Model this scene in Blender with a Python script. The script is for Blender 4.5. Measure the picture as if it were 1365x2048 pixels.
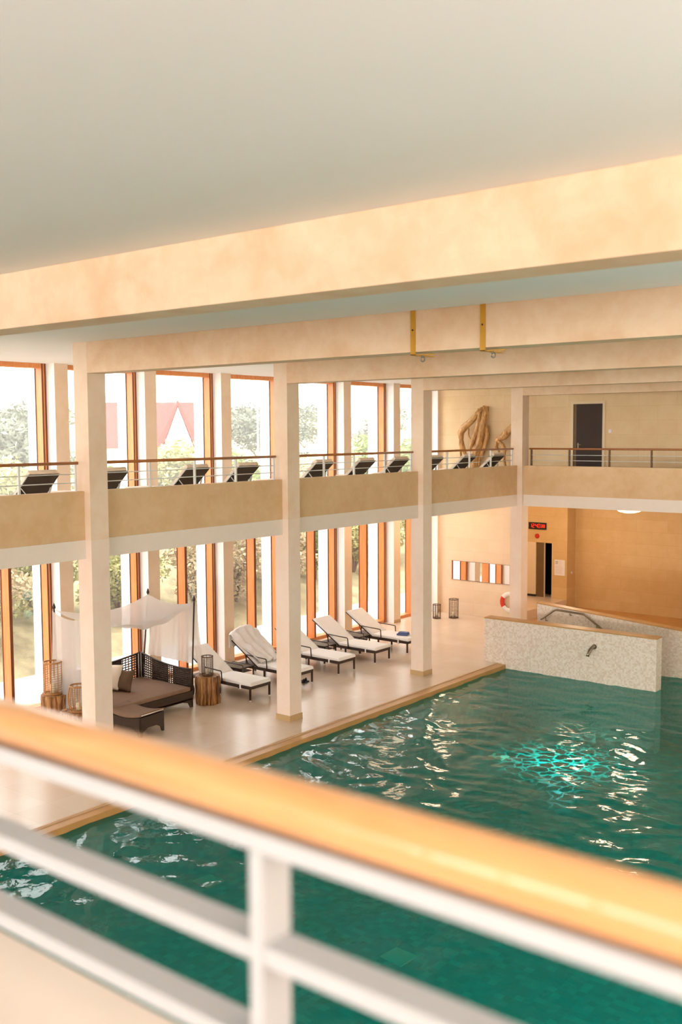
import bpy, bmesh, math, random
from mathutils import Vector, Matrix, noise
S = bpy.context.scene
for o in list(bpy.data.objects): bpy.data.objects.remove(o)
PI = math.pi

# ------------------------------------------------------------------ camera
cd = bpy.data.cameras.new('camera'); cam = bpy.data.objects.new('camera', cd)
S.collection.objects.link(cam); S.camera = cam
def cam_axes(y, p, r):
    f = Vector((math.sin(y)*math.cos(p), math.cos(y)*math.cos(p), -math.sin(p)))
    rt = Vector((math.cos(y), -math.sin(y), 0)); dn = f.cross(rt)
    c, s = math.cos(r), math.sin(r)
    return c*rt+s*dn, -s*rt+c*dn, f
rt, dn, fw = cam_axes(math.radians(-38.55357), math.radians(4.501845), math.radians(.305003))
m = Matrix((rt, -dn, -fw)).transposed().to_4x4(); m.translation = Vector((0, 0, 6.0)); cam.matrix_world = m
cd.sensor_fit = 'VERTICAL'; cd.sensor_height = 36; cd.sensor_width = 24
cd.lens = 36*2028.1688/2048; cd.clip_start = .05; cd.clip_end = 600
cd.dof.use_dof = True; cd.dof.focus_distance = 21; cd.dof.aperture_fstop = 2.1

# ------------------------------------------------------------------ world, lights, exposure
S.view_settings.view_transform = 'Standard'; S.view_settings.look = 'None'
S.view_settings.gamma = 1; S.view_settings.use_curve_mapping = False
S.view_settings.exposure = 0.45
W = bpy.data.worlds.new('overcast_sky'); S.world = W; W.use_nodes = True
bg = W.node_tree.nodes['Background']; bg.inputs[0].default_value = (1, .985, .965, 1); bg.inputs[1].default_value = 5.2
def area(name, loc, rot, sx, sy, e, col=(1, 1, 1)):
    l = bpy.data.lights.new(name, 'AREA'); l.shape = 'RECTANGLE'; l.size = sx; l.size_y = sy
    l.energy = e; l.color = col
    o = bpy.data.objects.new(name, l); S.collection.objects.link(o); o.location = loc; o.rotation_euler = rot
    return o
# daylight through the big glazing behind the camera and along the hall's right side
area('daylight_near_windows', (-7, -46, 9), (PI/2, 0, 0), 60, 24, 47000, (1, .945, .90))
# added fill that brightens the ceiling from the right, no fixture there
area('wall_uplighter', (3.6, 9, 5.4), (PI, 0, 0), 1.2, 30, 1150, (.97, .98, 1))

# ------------------------------------------------------------------ materials
M = {}
def srgb(r, g, b):
    f = lambda c: (c/255/12.92) if c/255 <= .04045 else ((c/255+.055)/1.055)**2.4
    return (f(r), f(g), f(b), 1)
def newmat(n):
    mt = bpy.data.materials.new(n); mt.use_nodes = True; M[n] = mt
    nt = mt.node_tree; return mt, nt, nt.nodes['Principled BSDF']
def coords(nt, scale=(1, 1, 1), kind='Object'):
    t = nt.nodes.new('ShaderNodeTexCoord'); mp = nt.nodes.new('ShaderNodeMapping')
    mp.inputs['Scale'].default_value = scale; nt.links.new(t.outputs[kind], mp.inputs[0]); return mp.outputs[0]
def ramp(nt, fac, stops):
    r = nt.nodes.new('ShaderNodeValToRGB'); e = r.color_ramp.elements
    while len(e) < len(stops): e.new(.5)
    for i, (p, c) in enumerate(stops): e[i].position = p; e[i].color = c
    nt.links.new(fac, r.inputs[0]); return r.outputs[0]
def noisetex(nt, vec, scale, detail=4, rough=.55, dist=0):
    n = nt.nodes.new('ShaderNodeTexNoise'); n.inputs['Scale'].default_value = scale
    n.inputs['Detail'].default_value = detail; n.inputs['Roughness'].default_value = rough; n.inputs['Distortion'].default_value = dist
    nt.links.new(vec, n.inputs['Vector']); return n.outputs['Fac']
def bump(nt, b, h, strength=.3, dist=.01):
    n = nt.nodes.new('ShaderNodeBump'); n.inputs['Strength'].default_value = strength; n.inputs['Distance'].default_value = dist
    nt.links.new(h, n.inputs['Height']); nt.links.new(n.outputs[0], b.inputs['Normal'])
def mixc(nt, fac, a, b, mode='MIX'):
    n = nt.nodes.new('ShaderNodeMix'); n.data_type = 'RGBA'; n.blend_type = mode
    for s, v in ((n.inputs[0], fac), (n.inputs[6], a), (n.inputs[7], b)):
        if hasattr(v, 'is_output'): nt.links.new(v, s)
        else: s.default_value = v
    return n.outputs[2]
def simple(n, c, rough=.6, metal=0, var=.06, scale=6, bmp=0):
    mt, nt, b = newmat(n); v = coords(nt); f = noisetex(nt, v, scale)
    d = tuple(x*(1-var) for x in c[:3])+(1,); l = tuple(min(1, x*(1+var)) for x in c[:3])+(1,)
    nt.links.new(ramp(nt, f, [(.3, d), (.7, l)]), b.inputs['Base Color'])
    b.inputs['Roughness'].default_value = rough; b.inputs['Metallic'].default_value = metal
    if bmp: bump(nt, b, noisetex(nt, v, scale*6), .4, bmp)
    return mt
def plaster(n, c1, c2, c3):
    mt, nt, b = newmat(n); v = coords(nt)
    f1 = noisetex(nt, v, .9, 6, .6, .6); f2 = noisetex(nt, v, 4.5, 5, .6, .3)
    a = ramp(nt, f1, [(.36, c1), (.5, c2), (.66, c3)]); c = ramp(nt, f2, [(.4, c1), (.6, c3)])
    nt.links.new(mixc(nt, .3, a, c), b.inputs['Base Color']); b.inputs['Roughness'].default_value = .65
    bump(nt, b, f2, .12, .01)
plaster('plaster', srgb(222, 184, 146), srgb(231, 200, 166), srgb(236, 210, 180))
plaster('plaster_column', srgb(232, 202, 172), srgb(237, 211, 185), srgb(240, 218, 195))
plaster('plaster_parapet', srgb(214, 174, 128), srgb(220, 184, 140), srgb(226, 194, 154))
plaster('plaster_pale', srgb(236, 212, 192), srgb(240, 219, 201), srgb(242, 224, 209))
plaster('plaster_pillar', srgb(228, 199, 167), srgb(232, 206, 177), srgb(236, 213, 186))
simple('white_paint', srgb(236, 222, 208), .6, 0, .015)
simple('ceiling_paint', srgb(240, 237, 234), .8, 0, .01, 1)
simple('white_reveal', srgb(244, 243, 240), .5, 0, .01)
def block_wall(n, c1, c2, mortar, bw, bh, axis='XZ'):
    mt, nt, b = newmat(n); t = nt.nodes.new('ShaderNodeTexCoord'); sp = nt.nodes.new('ShaderNodeSeparateXYZ'); cb = nt.nodes.new('ShaderNodeCombineXYZ')
    nt.links.new(t.outputs['Object'], sp.inputs[0]); nt.links.new(sp.outputs[0 if axis == 'XZ' else 1], cb.inputs[0]); nt.links.new(sp.outputs[2], cb.inputs[1])
    br = nt.nodes.new('ShaderNodeTexBrick'); nt.links.new(cb.outputs[0], br.inputs[0])
    br.inputs['Scale'].default_value = 1; br.inputs['Brick Width'].default_value = bw; br.inputs['Row Height'].default_value = bh
    br.inputs['Mortar Size'].default_value = .006; br.inputs['Color1'].default_value = c1; br.inputs['Color2'].default_value = c2; br.inputs['Mortar'].default_value = mortar
    f = noisetex(nt, t.outputs['Object'], 2.2, 6, .65)
    nt.links.new(mixc(nt, .55, br.outputs[0], ramp(nt, f, [(.35, c1), (.65, c2)])), b.inputs['Base Color']); b.inputs['Roughness'].default_value = .7
    bump(nt, b, br.outputs['Fac'], .2, -.004)
block_wall('stone_block', srgb(220, 190, 144), srgb(230, 206, 166), srgb(206, 172, 126), 1.1, .42)
block_wall('stone_pale', srgb(230, 206, 176), srgb(236, 216, 190), srgb(218, 192, 160), 1.1, .42)  # lightened copy of the block stone, window light put into the colour
block_wall('stone_gold', srgb(204, 168, 112), srgb(216, 184, 132), srgb(188, 152, 98), 1.1, .42)
def tiles(n, c1, c2, grout, size, rough, mort=.004):
    mt, nt, b = newmat(n); v = coords(nt)
    br = nt.nodes.new('ShaderNodeTexBrick'); nt.links.new(v, br.inputs[0]); br.offset = 0
    br.inputs['Scale'].default_value = 1; br.inputs['Brick Width'].default_value = size; br.inputs['Row Height'].default_value = size
    br.inputs['Mortar Size'].default_value = mort; br.inputs['Color1'].default_value = c1; br.inputs['Color2'].default_value = c2; br.inputs['Mortar'].default_value = grout
    f = noisetex(nt, v, 1.3, 5)
    nt.links.new(mixc(nt, .4, br.outputs[0], ramp(nt, f, [(.35, c1), (.65, c2)])), b.inputs['Base Color'])
    b.inputs['Roughness'].default_value = rough; bump(nt, b, br.outputs['Fac'], .15, -.003)
tiles('floor_tile', srgb(214, 192, 168), srgb(222, 204, 184), srgb(206, 182, 156), .6, .25)
simple('coping_stone', srgb(196, 148, 88), .35, 0, .08, 3)
simple('skirting', srgb(196, 164, 118), .4, 0, .05, 3)
def mosaic(n, cols, size, stretch=(1, 1, 1)):
    mt, nt, b = newmat(n); v = coords(nt, (1/size, 1/size, 1/size))
    sn = nt.nodes.new('ShaderNodeVectorMath'); sn.operation = 'FLOOR'; ad = nt.nodes.new('ShaderNodeVectorMath'); ad.operation = 'ADD'
    ad.inputs[1].default_value = (.01, .013, .017); nt.links.new(v, ad.inputs[0]); nt.links.new(ad.outputs[0], sn.inputs[0])
    wn = nt.nodes.new('ShaderNodeTexWhiteNoise'); nt.links.new(sn.outputs[0], wn.inputs[0])
    n_ = len(cols); rc = ramp(nt, wn.outputs[0], [(i/n_, c) for i, c in enumerate(cols)])
    nt.links.new(rc, b.inputs['Base Color']); b.inputs['Roughness'].default_value = .35
    return mt
mosaic('mosaic', [srgb(240, 228, 214), srgb(230, 214, 197), srgb(242, 231, 219), srgb(235, 220, 204), srgb(223, 205, 186)], .04)
mosaic('pool_mosaic', [srgb(20, 178, 166), srgb(10, 152, 142), srgb(30, 195, 180), srgb(15, 162, 152)], .12)
def wood(n, c1, c2, rough=.4, sc=(2, 2, 20), coat=0, scale=3):
    mt, nt, b = newmat(n); v = coords(nt, sc); f = noisetex(nt, v, scale, 5, .6, .4)
    nt.links.new(ramp(nt, f, [(.3, c1), (.7, c2)]), b.inputs['Base Color']); b.inputs['Roughness'].default_value = rough
    b.inputs['Coat Weight'].default_value = coat; bump(nt, b, f, .15, .003)
wood('window_wood', srgb(216, 132, 70), srgb(234, 156, 96), .4, (8, 8, .6))
wood('window_wood_dark', srgb(112, 56, 24), srgb(136, 72, 34), .4, (8, 8, .6))  # darkened copy: painted shade on room-facing faces, also the mullion gasket
wood('rail_wood', srgb(204, 140, 80), srgb(222, 166, 110), .3, (.8, 12, 12), .5)
wood('gallery_rail_wood', srgb(150, 88, 30), srgb(178, 108, 44), .35, (8, .8, 8), .2)
wood('driftwood', srgb(140, 88, 34), srgb(232, 184, 116), .45, (5, 5, 1.5))
def stumpmat():
    mt, nt, b = newmat('teak_root'); v = coords(nt, (9, 9, .5)); f = noisetex(nt, v, 2.2, 6, .7, .4)
    nt.links.new(ramp(nt, f, [(.3, srgb(52, 28, 12)), (.45, srgb(134, 86, 42)), (.6, srgb(190, 138, 80)), (.75, srgb(222, 180, 124))]), b.inputs['Base Color'])
    b.inputs['Roughness'].default_value = .5; bump(nt, b, f, .6, .01)
stumpmat()
simple('white_metal', srgb(222, 221, 216), .35, 0, .01)
simple('rail_paint', srgb(178, 178, 178), .45, 0, .01)
simple('steel', srgb(150, 138, 120), .3, .9, .02)
simple('dark_metal', srgb(60, 42, 34), .35, .3, .05)
simple('bronze_post', srgb(112, 84, 58), .4, .2, .05)
simple('cushion_white', srgb(248, 244, 240), .85, 0, .02, 8, .002)
simple('cushion_cream', srgb(232, 216, 196), .85, 0, .02, 8, .002)
simple('robe_white', srgb(242, 236, 232), .9, 0, .03, 10, .004)
simple('taupe_fabric', srgb(134, 104, 82), .85, 0, .06, 8, .002)
simple('olive_sling', srgb(58, 46, 30), .8, 0, .08, 14)
simple('brass', srgb(196, 144, 36), .45, .25, .05)
simple('black_plastic', srgb(22, 18, 16), .3, 0, .05)
simple('red_plastic', srgb(196, 34, 16), .4, 0, .05)
simple('ring_red', srgb(216, 58, 26), .5, 0, .05)
simple('ring_white', srgb(238, 232, 226), .5, 0, .03)
simple('paper', srgb(232, 226, 222), .8, 0, .02)
simple('print_grey', srgb(196, 188, 186), .8, 0, .02)
simple('door_brown', srgb(46, 30, 18), .65, 0, .1, 3)
simple('door_taupe', srgb(104, 80, 48), .4, 0, .1, 3)
simple('frame_cream', srgb(224, 204, 170), .5, 0, .02)
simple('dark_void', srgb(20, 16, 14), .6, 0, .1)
simple('blue_towel', srgb(92, 106, 150), .9, 0, .1, 20, .003)
simple('black_leather', srgb(26, 20, 20), .5, 0, .1)
simple('candle_wax', srgb(238, 228, 200), .5, 0, .02)
simple('rattan', srgb(178, 128, 74), .5, 0, .15, 30)
simple('rattan_dark', srgb(96, 62, 32), .5, 0, .15, 30)
simple('paving', srgb(188, 190, 196), .8, 0, .04, 2)
simple('house_white', srgb(214, 214, 212), .8, 0, .02, 2)
simple('roof_red', srgb(176, 44, 34), .7, 0, .06, 3)
simple('window_dark', srgb(110, 118, 124), .3, 0, .05)
simple('bark', srgb(120, 96, 76), .9, 0, .2, 9)
simple('pine_green', srgb(126, 142, 66), .8, 0, .25, 2)
simple('bush_olive', srgb(164, 162, 106), .8, 0, .25, 2)
simple('bush_dry', srgb(184, 168, 134), .8, 0, .2, 2)
simple('far_green', srgb(108, 114, 98), .9, 0, .12, .3)  # greyed green, distance haze put into the colour
simple('dune_grass', srgb(158, 146, 112), .95, 0, .35, 2.2, .03)
simple('floor_plate', srgb(250, 246, 214), .5, 0, .05)
def weave(n, c1, c2, s=60):
    mt, nt, b = newmat(n); v = coords(nt); ck = nt.nodes.new('ShaderNodeTexChecker'); ck.inputs['Scale'].default_value = s
    ck.inputs[1].default_value = c1; ck.inputs[2].default_value = c2; nt.links.new(v, ck.inputs[0]); nt.links.new(ck.outputs[0], b.inputs['Base Color'])
    b.inputs['Roughness'].default_value = .5; bump(nt, b, ck.outputs[1], .5, .004)
weave('wicker', srgb(44, 30, 22), srgb(70, 51, 38))
simple('dark_taupe', srgb(98, 74, 54), .85, 0, .06, 8, .002)
weave('slat_grey', srgb(112, 100, 84), srgb(136, 124, 106), 30)
def emis(n, c, s):
    mt, nt, b = newmat(n); b.inputs['Base Color'].default_value = c; b.inputs['Emission Color'].default_value = c; b.inputs['Emission Strength'].default_value = s
emis('lamp_glow', srgb(255, 196, 150), 5); emis('led_red', srgb(255, 40, 24), 1.6)
def cloth():
    mt, nt, b = newmat('canopy_cloth'); b.inputs['Base Color'].default_value = srgb(244, 240, 236); b.inputs['Roughness'].default_value = .9
    tr = nt.nodes.new('ShaderNodeBsdfTranslucent'); tr.inputs[0].default_value = srgb(240, 236, 230)
    tp = nt.nodes.new('ShaderNodeBsdfTransparent'); m1 = nt.nodes.new('ShaderNodeMixShader'); m2 = nt.nodes.new('ShaderNodeMixShader')
    m1.inputs[0].default_value = .6; m2.inputs[0].default_value = .12
    nt.links.new(b.outputs[0], m1.inputs[1]); nt.links.new(tr.outputs[0], m1.inputs[2]); nt.links.new(m1.outputs[0], m2.inputs[1]); nt.links.new(tp.outputs[0], m2.inputs[2])
    nt.links.new(m2.outputs[0], nt.nodes['Material Output'].inputs[0])
cloth()
def glass(name, veil):
    mt, nt, b = newmat(name); nt.nodes.remove(b)
    tp = nt.nodes.new('ShaderNodeBsdfTransparent'); gl = nt.nodes.new('ShaderNodeBsdfGlossy'); gl.inputs['Roughness'].default_value = .02
    tp.inputs[0].default_value = (.985, .992, .99, 1)
    lw = nt.nodes.new('ShaderNodeLayerWeight'); pw = nt.nodes.new('ShaderNodeMath'); pw.operation = 'POWER'; pw.inputs[1].default_value = 5
    nt.links.new(lw.outputs['Facing'], pw.inputs[0]); mx = nt.nodes.new('ShaderNodeMixShader')
    ma = nt.nodes.new('ShaderNodeMath'); ma.operation = 'MULTIPLY_ADD'; ma.inputs[1].default_value = .6; ma.inputs[2].default_value = .03; nt.links.new(pw.outputs[0], ma.inputs[0])
    tl = nt.nodes.new('ShaderNodeBsdfTranslucent'); tl.inputs[0].default_value = (.95, .96, .97, 1); m0 = nt.nodes.new('ShaderNodeMixShader'); m0.inputs[0].default_value = veil
    nt.links.new(tp.outputs[0], m0.inputs[1]); nt.links.new(tl.outputs[0], m0.inputs[2])
    nt.links.new(ma.outputs[0], mx.inputs[0]); nt.links.new(m0.outputs[0], mx.inputs[1]); nt.links.new(gl.outputs[0], mx.inputs[2])
    nt.links.new(mx.outputs[0], nt.nodes['Material Output'].inputs[0])
glass('glass', 0); glass('glass_misty', .055); glass('glass_lower', .015)  # translucent share adds a pale veil imitating glare over the view
def mirror():
    mt, nt, b = newmat('mirror'); b.inputs['Metallic'].default_value = 1; b.inputs['Roughness'].default_value = .015; b.inputs['Base Color'].default_value = (.86, .86, .85, 1)
mirror()
def water():
    mt, nt, b = newmat('water'); nt.nodes.remove(b)
    tp = nt.nodes.new('ShaderNodeBsdfTransparent'); tp.inputs[0].default_value = (.2, .93, .9, 1)
    df = nt.nodes.new('ShaderNodeBsdfDiffuse'); df.inputs[0].default_value = (.0, .27, .235, 1)
    gl = nt.nodes.new('ShaderNodeBsdfGlossy'); gl.inputs['Roughness'].default_value = .015
    fr = nt.nodes.new('ShaderNodeFresnel'); fr.inputs[0].default_value = 1.26
    m1 = nt.nodes.new('ShaderNodeMixShader'); m1.inputs[0].default_value = .42; m2 = nt.nodes.new('ShaderNodeMixShader')
    v = coords(nt); n1 = noisetex(nt, v, 9, 2, .5, .3); bp = nt.nodes.new('ShaderNodeBump'); bp.inputs['Strength'].default_value = .5; bp.inputs['Distance'].default_value = .006
    nt.links.new(n1, bp.inputs['Height'])
    for n in (fr, gl): nt.links.new(bp.outputs[0], n.inputs['Normal'])
    nt.links.new(tp.outputs[0], m1.inputs[1]); nt.links.new(df.outputs[0], m1.inputs[2])
    nt.links.new(fr.outputs[0], m2.inputs[0]); nt.links.new(m1.outputs[0], m2.inputs[1]); nt.links.new(gl.outputs[0], m2.inputs[2])
    nt.links.new(m2.outputs[0], nt.nodes['Material Output'].inputs[0])
water()

# ------------------------------------------------------------------ mesh helpers
class MB:
    def __init__(s): s.bm = bmesh.new()
    def box(s, x0, x1, y0, y1, z0, z1, mi=0, bev=0):
        vs = [s.bm.verts.new(p) for p in ((x0,y0,z0),(x1,y0,z0),(x1,y1,z0),(x0,y1,z0),(x0,y0,z1),(x1,y0,z1),(x1,y1,z1),(x0,y1,z1))]
        fs = [s.bm.faces.new([vs[i] for i in f]) for f in ((3,2,1,0),(4,5,6,7),(0,1,5,4),(1,2,6,5),(2,3,7,6),(3,0,4,7))]
        for f in fs: f.material_index = mi
        if bev:
            es = list({e for f in fs for e in f.edges})
            bmesh.ops.bevel(s.bm, geom=es, offset=bev, segments=3, profile=.5, affect='EDGES')
        return s
    def beam(s, a, b, w, h, up=(0, 0, 1), mi=0):
        a, b = Vector(a), Vector(b); d = (b-a).normalized(); u = Vector(up)
        r = d.cross(u)
        if r.length < 1e-4: r = d.cross(Vector((1, 0, 0)))
        r.normalize(); u = r.cross(d)
        vs = [s.bm.verts.new(p+r*(i*w/2)+u*(j*h/2)) for p in (a, b) for i, j in ((-1,-1),(1,-1),(1,1),(-1,1))]
        for f in ((0,1,2,3),(7,6,5,4),(0,4,5,1),(1,5,6,2),(2,6,7,3),(3,7,4,0)):
            s.bm.faces.new([vs[i] for i in f]).material_index = mi
        return s
    def tube(s, pts, r, seg=10, mi=0, wob=0, cap=True):
        pts = [Vector(p) for p in pts]; n = len(pts); rs = r if isinstance(r, (list, tuple)) else [r]*n
        rings = []; prev = None
        for i, p in enumerate(pts):
            d = (pts[min(i+1, n-1)]-pts[max(i-1, 0)]).normalized()
            if prev is None: u = d.orthogonal().normalized()
            else:
                u = prev-d*prev.dot(d); u = u.normalized() if u.length > 1e-5 else d.orthogonal().normalized()
            prev = u; v = d.cross(u); ring = []
            for k in range(seg):
                a = 2*PI*k/seg; q = rs[i]
                if wob: q *= 1+wob*(noise.noise(p*5+Vector((math.cos(a), math.sin(a), 0))*1.5))
                ring.append(s.bm.verts.new(p+u*math.cos(a)*q+v*math.sin(a)*q))
            rings.append(ring)
        for i in range(n-1):
            for k in range(seg):
                f = s.bm.faces.new((rings[i][k], rings[i][(k+1) % seg], rings[i+1][(k+1) % seg], rings[i+1][k])); f.smooth = True; f.material_index = mi
        if cap:
            s.bm.faces.new(rings[0][::-1]).material_index = mi; s.bm.faces.new(rings[-1]).material_index = mi
        return s
    def lathe(s, prof, c=(0, 0, 0), seg=24, mi=0):
        rings = [[s.bm.verts.new((c[0]+r*math.cos(2*PI*k/seg), c[1]+r*math.sin(2*PI*k/seg), c[2]+z)) for k in range(seg)] for r, z in prof]
        for i in range(len(rings)-1):
            for k in range(seg):
                f = s.bm.faces.new((rings[i][k], rings[i][(k+1) % seg], rings[i+1][(k+1) % seg], rings[i+1][k])); f.smooth = True; f.material_index = mi
        s.bm.faces.new(rings[0][::-1]); s.bm.faces.new(rings[-1]); return s
    def grid(s, fn, nu, nv, mi=0, smooth=True):
        g = [[s.bm.verts.new(fn(i/nu, j/nv)) for j in range(nv+1)] for i in range(nu+1)]
        for i in range(nu):
            for j in range(nv):
                f = s.bm.faces.new((g[i][j], g[i+1][j], g[i+1][j+1], g[i][j+1])); f.smooth = smooth; f.material_index = mi
        return s
    def prism(s, poly, x0, x1, axis='x', mi=0):
        def P(a, b, t): return {'x': (t, a, b), 'y': (a, t, b), 'z': (a, b, t)}[axis]
        A = [s.bm.verts.new(P(a, b, x0)) for a, b in poly]; B = [s.bm.verts.new(P(a, b, x1)) for a, b in poly]; n = len(poly)
        s.bm.faces.new(A).material_index = mi; s.bm.faces.new(B[::-1]).material_index = mi
        for i in range(n): s.bm.faces.new((A[i], B[i], B[(i+1) % n], A[(i+1) % n])).material_index = mi
        return s
    def build(s, name, mats, parent=None, recalc=True, solid=0, subsurf=0):
        if recalc: bmesh.ops.recalc_face_normals(s.bm, faces=s.bm.faces)
        me = bpy.data.meshes.new(name); s.bm.to_mesh(me); s.bm.free()
        for k in ([mats] if isinstance(mats, str) else mats): me.materials.append(M[k])
        o = bpy.data.objects.new(name, me); S.collection.objects.link(o)
        if parent: o.parent = parent
        if subsurf: q = o.modifiers.new('s', 'SUBSURF'); q.levels = q.render_levels = subsurf
        if solid: q = o.modifiers.new('t', 'SOLIDIFY'); q.thickness = solid; q.offset = 0
        return o
def empty(name, loc, rz=0):
    o = bpy.data.objects.new(name, None); S.collection.objects.link(o); o.location = loc; o.rotation_euler = (0, 0, rz); o.empty_display_size = .2; return o
def tag(o, label, cat, group=None, kind=None):
    o['label'] = label; o['category'] = cat
    if group: o['group'] = group
    if kind: o['kind'] = kind
    return o
def thing(name, label, cat, loc, rz=0, group=None): return tag(empty(name, loc, rz), label, cat, group)
def struct(o): o['kind'] = 'structure'; return o
def copy_tree(o, parent=None):
    c = o.copy(); S.collection.objects.link(c)
    if parent: c.parent = parent
    for ch in [x for x in bpy.data.objects if x.parent == o]: copy_tree(ch, c)
    return c
def B(name, mat, *a, parent=None, bev=0): return MB().box(*a, bev=bev).build(name, mat, parent)

# ------------------------------------------------------------------ the room shell
XW = -18.35; XF = -18.65; XO = -19.35; YFAR = 28.3; XR = 4.6; YN = -16.0
GF = 4.5
CY = [5.6, 10.55, 15.5, 20.45, 25.4]      # front faces of the column rows
# deck: one floor plate with the pool cut out
fl = MB()
fl.box(XO, -13.0, YN, 26.0, -.5, 0); fl.box(XO, -14.6, 26.0, 28.7, -.5, 0); fl.box(XO, -16.06, 28.7, 33.8, -.5, 0); fl.box(-13.0, XR, 24.74, 26.0, -.5, 0); fl.box(-13.0, XR, YN, 1.2, -.5, 0); fl.box(2.6, XR, 1.2, 24.74, -.5, 0)
struct(fl.build('floor', 'floor_tile'))
struct(MB().box(-14.6, XR, 26.0, 33.8, -.6, -.34).box(-16.07, -14.6, 28.7, 33.8, -.6, -.34).build('floor', 'coping_stone'))
cp = MB(); cp.box(-13.0, -12.78, 1.2, 24.48, -.35, -.012); cp.box(-13.04, -13.0, 1.2, 22.84, .0, .006)
struct(cp.build('trim_1', 'coping_stone'))
struct(MB().box(-12.78, 2.6, 1.2, 24.48, -1.75, -1.6).box(-12.8, -12.7, 1.2, 24.48, -1.6, -.35).box(2.5, 2.6, 1.2, 24.5, -1.6, -.02).box(-12.7, 2.5, 1.2, 1.3, -1.6, -.02).build('pool_basin', 'pool_mosaic'))
struct(B('ceiling', 'ceiling_paint', XO, XR+.4, YN-.4, 34, 7.5, 7.8))
struct(MB().box(XO, -14.05, YN, 33.8, 3.9, GF).box(-14.05, XR, 25.65, 33.8, 3.9, GF).box(-14.05, XR, YN, 1.0, 3.9, GF).build('gallery_floor', 'ceiling_paint'))
# right and near sides (out of frame): walls with window openings
MBr = MB().box(XR, XR+.3, YN, 33.8, 0, 4.5).box(XR, XR+.3, YN, 33.8, 7.3, 7.5).box(XR, XR+.3, YN, 4, 4.5, 7.3).box(XR, XR+.3, 12, 33.8, 4.5, 7.3)
struct(MBr.build('wall_right', 'plaster'))
nw = MB().box(XO, XR, YN-.3, YN, 0, .3).box(XO, XR, YN-.3, YN, 3.7, 4.6).box(XO, XR, YN-.3, YN, 7.35, 7.5)
for i in range(9): nw.box(XO+i*2.95, XO+.35+i*2.95, YN-.3, YN, .3, 7.35)
struct(nw.build('wall_near', 'plaster'))
# far walls
struct(B('wall_far_upper', 'stone_block', XO, XR, YFAR, YFAR+.3, GF, 7.5))
struct(B('wall_far_lower', 'stone_pale', XO, -15.3, YFAR, YFAR+.18, 0, 3.9))
cw = MB().box(-18.4, -17.62, 33.0, 33.2, 0, 3.9).box(-16.6, -16.03, 33.0, 33.9, -.5, 3.9).box(-17.62, -16.6, 33.0, 33.2, 1.985, 3.9)
struct(cw.build('wall_corridor', 'stone_gold'))
struct(MB().box(-18.6, -18.4, 28.48, 33.2, 0, 3.9).build('wall_corridor_left', 'plaster_pale'))
struct(B('wall_far_alcove', 'stone_gold', -16.03, XR, 33.65, 33.9, -.5, 3.9))
# left wall: pillars between windows, slab band
SP = 2.487; P0 = 13.234
struct(B('wall_left', 'plaster', XO, XW, YN, P0-SP*5, 0, 7.5))
for k in range(-5, 7):
    y = P0+SP*k; mb = MB(); w = .35 if k < 6 else YFAR-y
    for z0, z1 in ((0, 3.9), (GF, 7.5)):
        mb.box(XO, XW, y, y+w, z0, z1)
    for f in mb.bm.faces:
        f.material_index = 1 if abs(f.normal.y) > .5 or f.normal.length == 0 else 0
    mb.bm.normal_update()
    for f in mb.bm.faces: f.material_index = 1 if abs(f.normal.y) > .5 else 0
    o = mb.build('wall_left', ['plaster_pillar', 'white_reveal']); struct(o)
    if k >= -1:
        struct(MB().box(XW, XW+.012, y-.0, y+w, 0, .09).build('baseboard_left', 'skirting'))
struct(B('wall_left_band', 'white_paint', XO, XW-.02, YN, YFAR, 3.9, GF))
# windows
nwin = 0
def window(k, z0, z1, mull):
    global nwin; nwin += 1
    ya = P0+SP*(k-1)+.35; yb = P0+SP*k
    f = MB(); d0, d1 = -18.9, XF
    f.box(d0, d1, ya, ya+.115, z0, z1).box(d0, d1, yb-.115, yb, z0, z1)
    f.box(d0, d1, ya+.115, yb-.115, z1-.1, z1).box(d0, d1, ya+.115, yb-.115, z0, z0+.09)
    # stepped inner bead
    for s, yy in ((1, ya+.115), (-1, yb-.115)): f.box(XF-.035, XF+.012, min(yy-s*.04, yy-s*.065), max(yy-s*.04, yy-s*.065), z0, z1)
    f.box(XF, XF+.004, ya, ya+.115, z0, z1, 1).box(XF, XF+.004, yb-.115, yb, z0, z1, 1)  # thin dark skins paint backlit shade onto the frame faces
    w = empty('window_%d' % nwin, (0, 0, 0)); struct(w)
    f.build('window_frame', ['window_wood', 'window_wood_dark'], w)
    gk = MB()
    for yy in (ya+.115, yb-.125): gk.box(-18.885, -18.86, yy, yy+.01, z0+.09, z1-.1)
    gk.build('gasket', 'door_brown', w)
    MB().box(-18.875, -18.865, ya+.11, yb-.11, z0+.08, z1-.08).build('window_pane', 'glass_lower' if mull else 'glass_misty', w)
    if mull: ym = (ya+yb)/2; MB().box(-18.89, -18.6, ym-.035, ym+.035, z0+.09, z1-.1).box(-18.885, -18.86, ym-.047, ym-.035, z0+.09, z1-.1, 1).box(-18.6, -18.594, ym-.035, ym+.035, z0+.09, z1-.1, 1).build('mullion', ['window_wood', 'window_wood_dark'], w)  # front skin is painted shade, strip by the glass a gasket
for k in range(-4, 7):
    window(k, GF, 7.5, False)
for k in range(-4, 7):
    window(k, 0, 3.9, True)

# columns and beams
def col_label(i): return ['square plaster column nearest the balcony','',''][0]
for i, y in enumerate(CY):
    o = MB(); o.box(-14.1, -13.74, y, y+.37, 4.22, 7.5); o.box(-14.1, -13.74, y, y+.37, 0, 4.22, 1); o.box(-14.115, -13.725, y-.015, y+.385, 0, .12, 2)
    struct(o.build('column', ['plaster_column', 'plaster_pale', 'skirting']))
    struct(B('ceiling_beam', 'plaster', -13.74, XR, y, y+.37, 6.99, 7.5, bev=.004))
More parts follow.
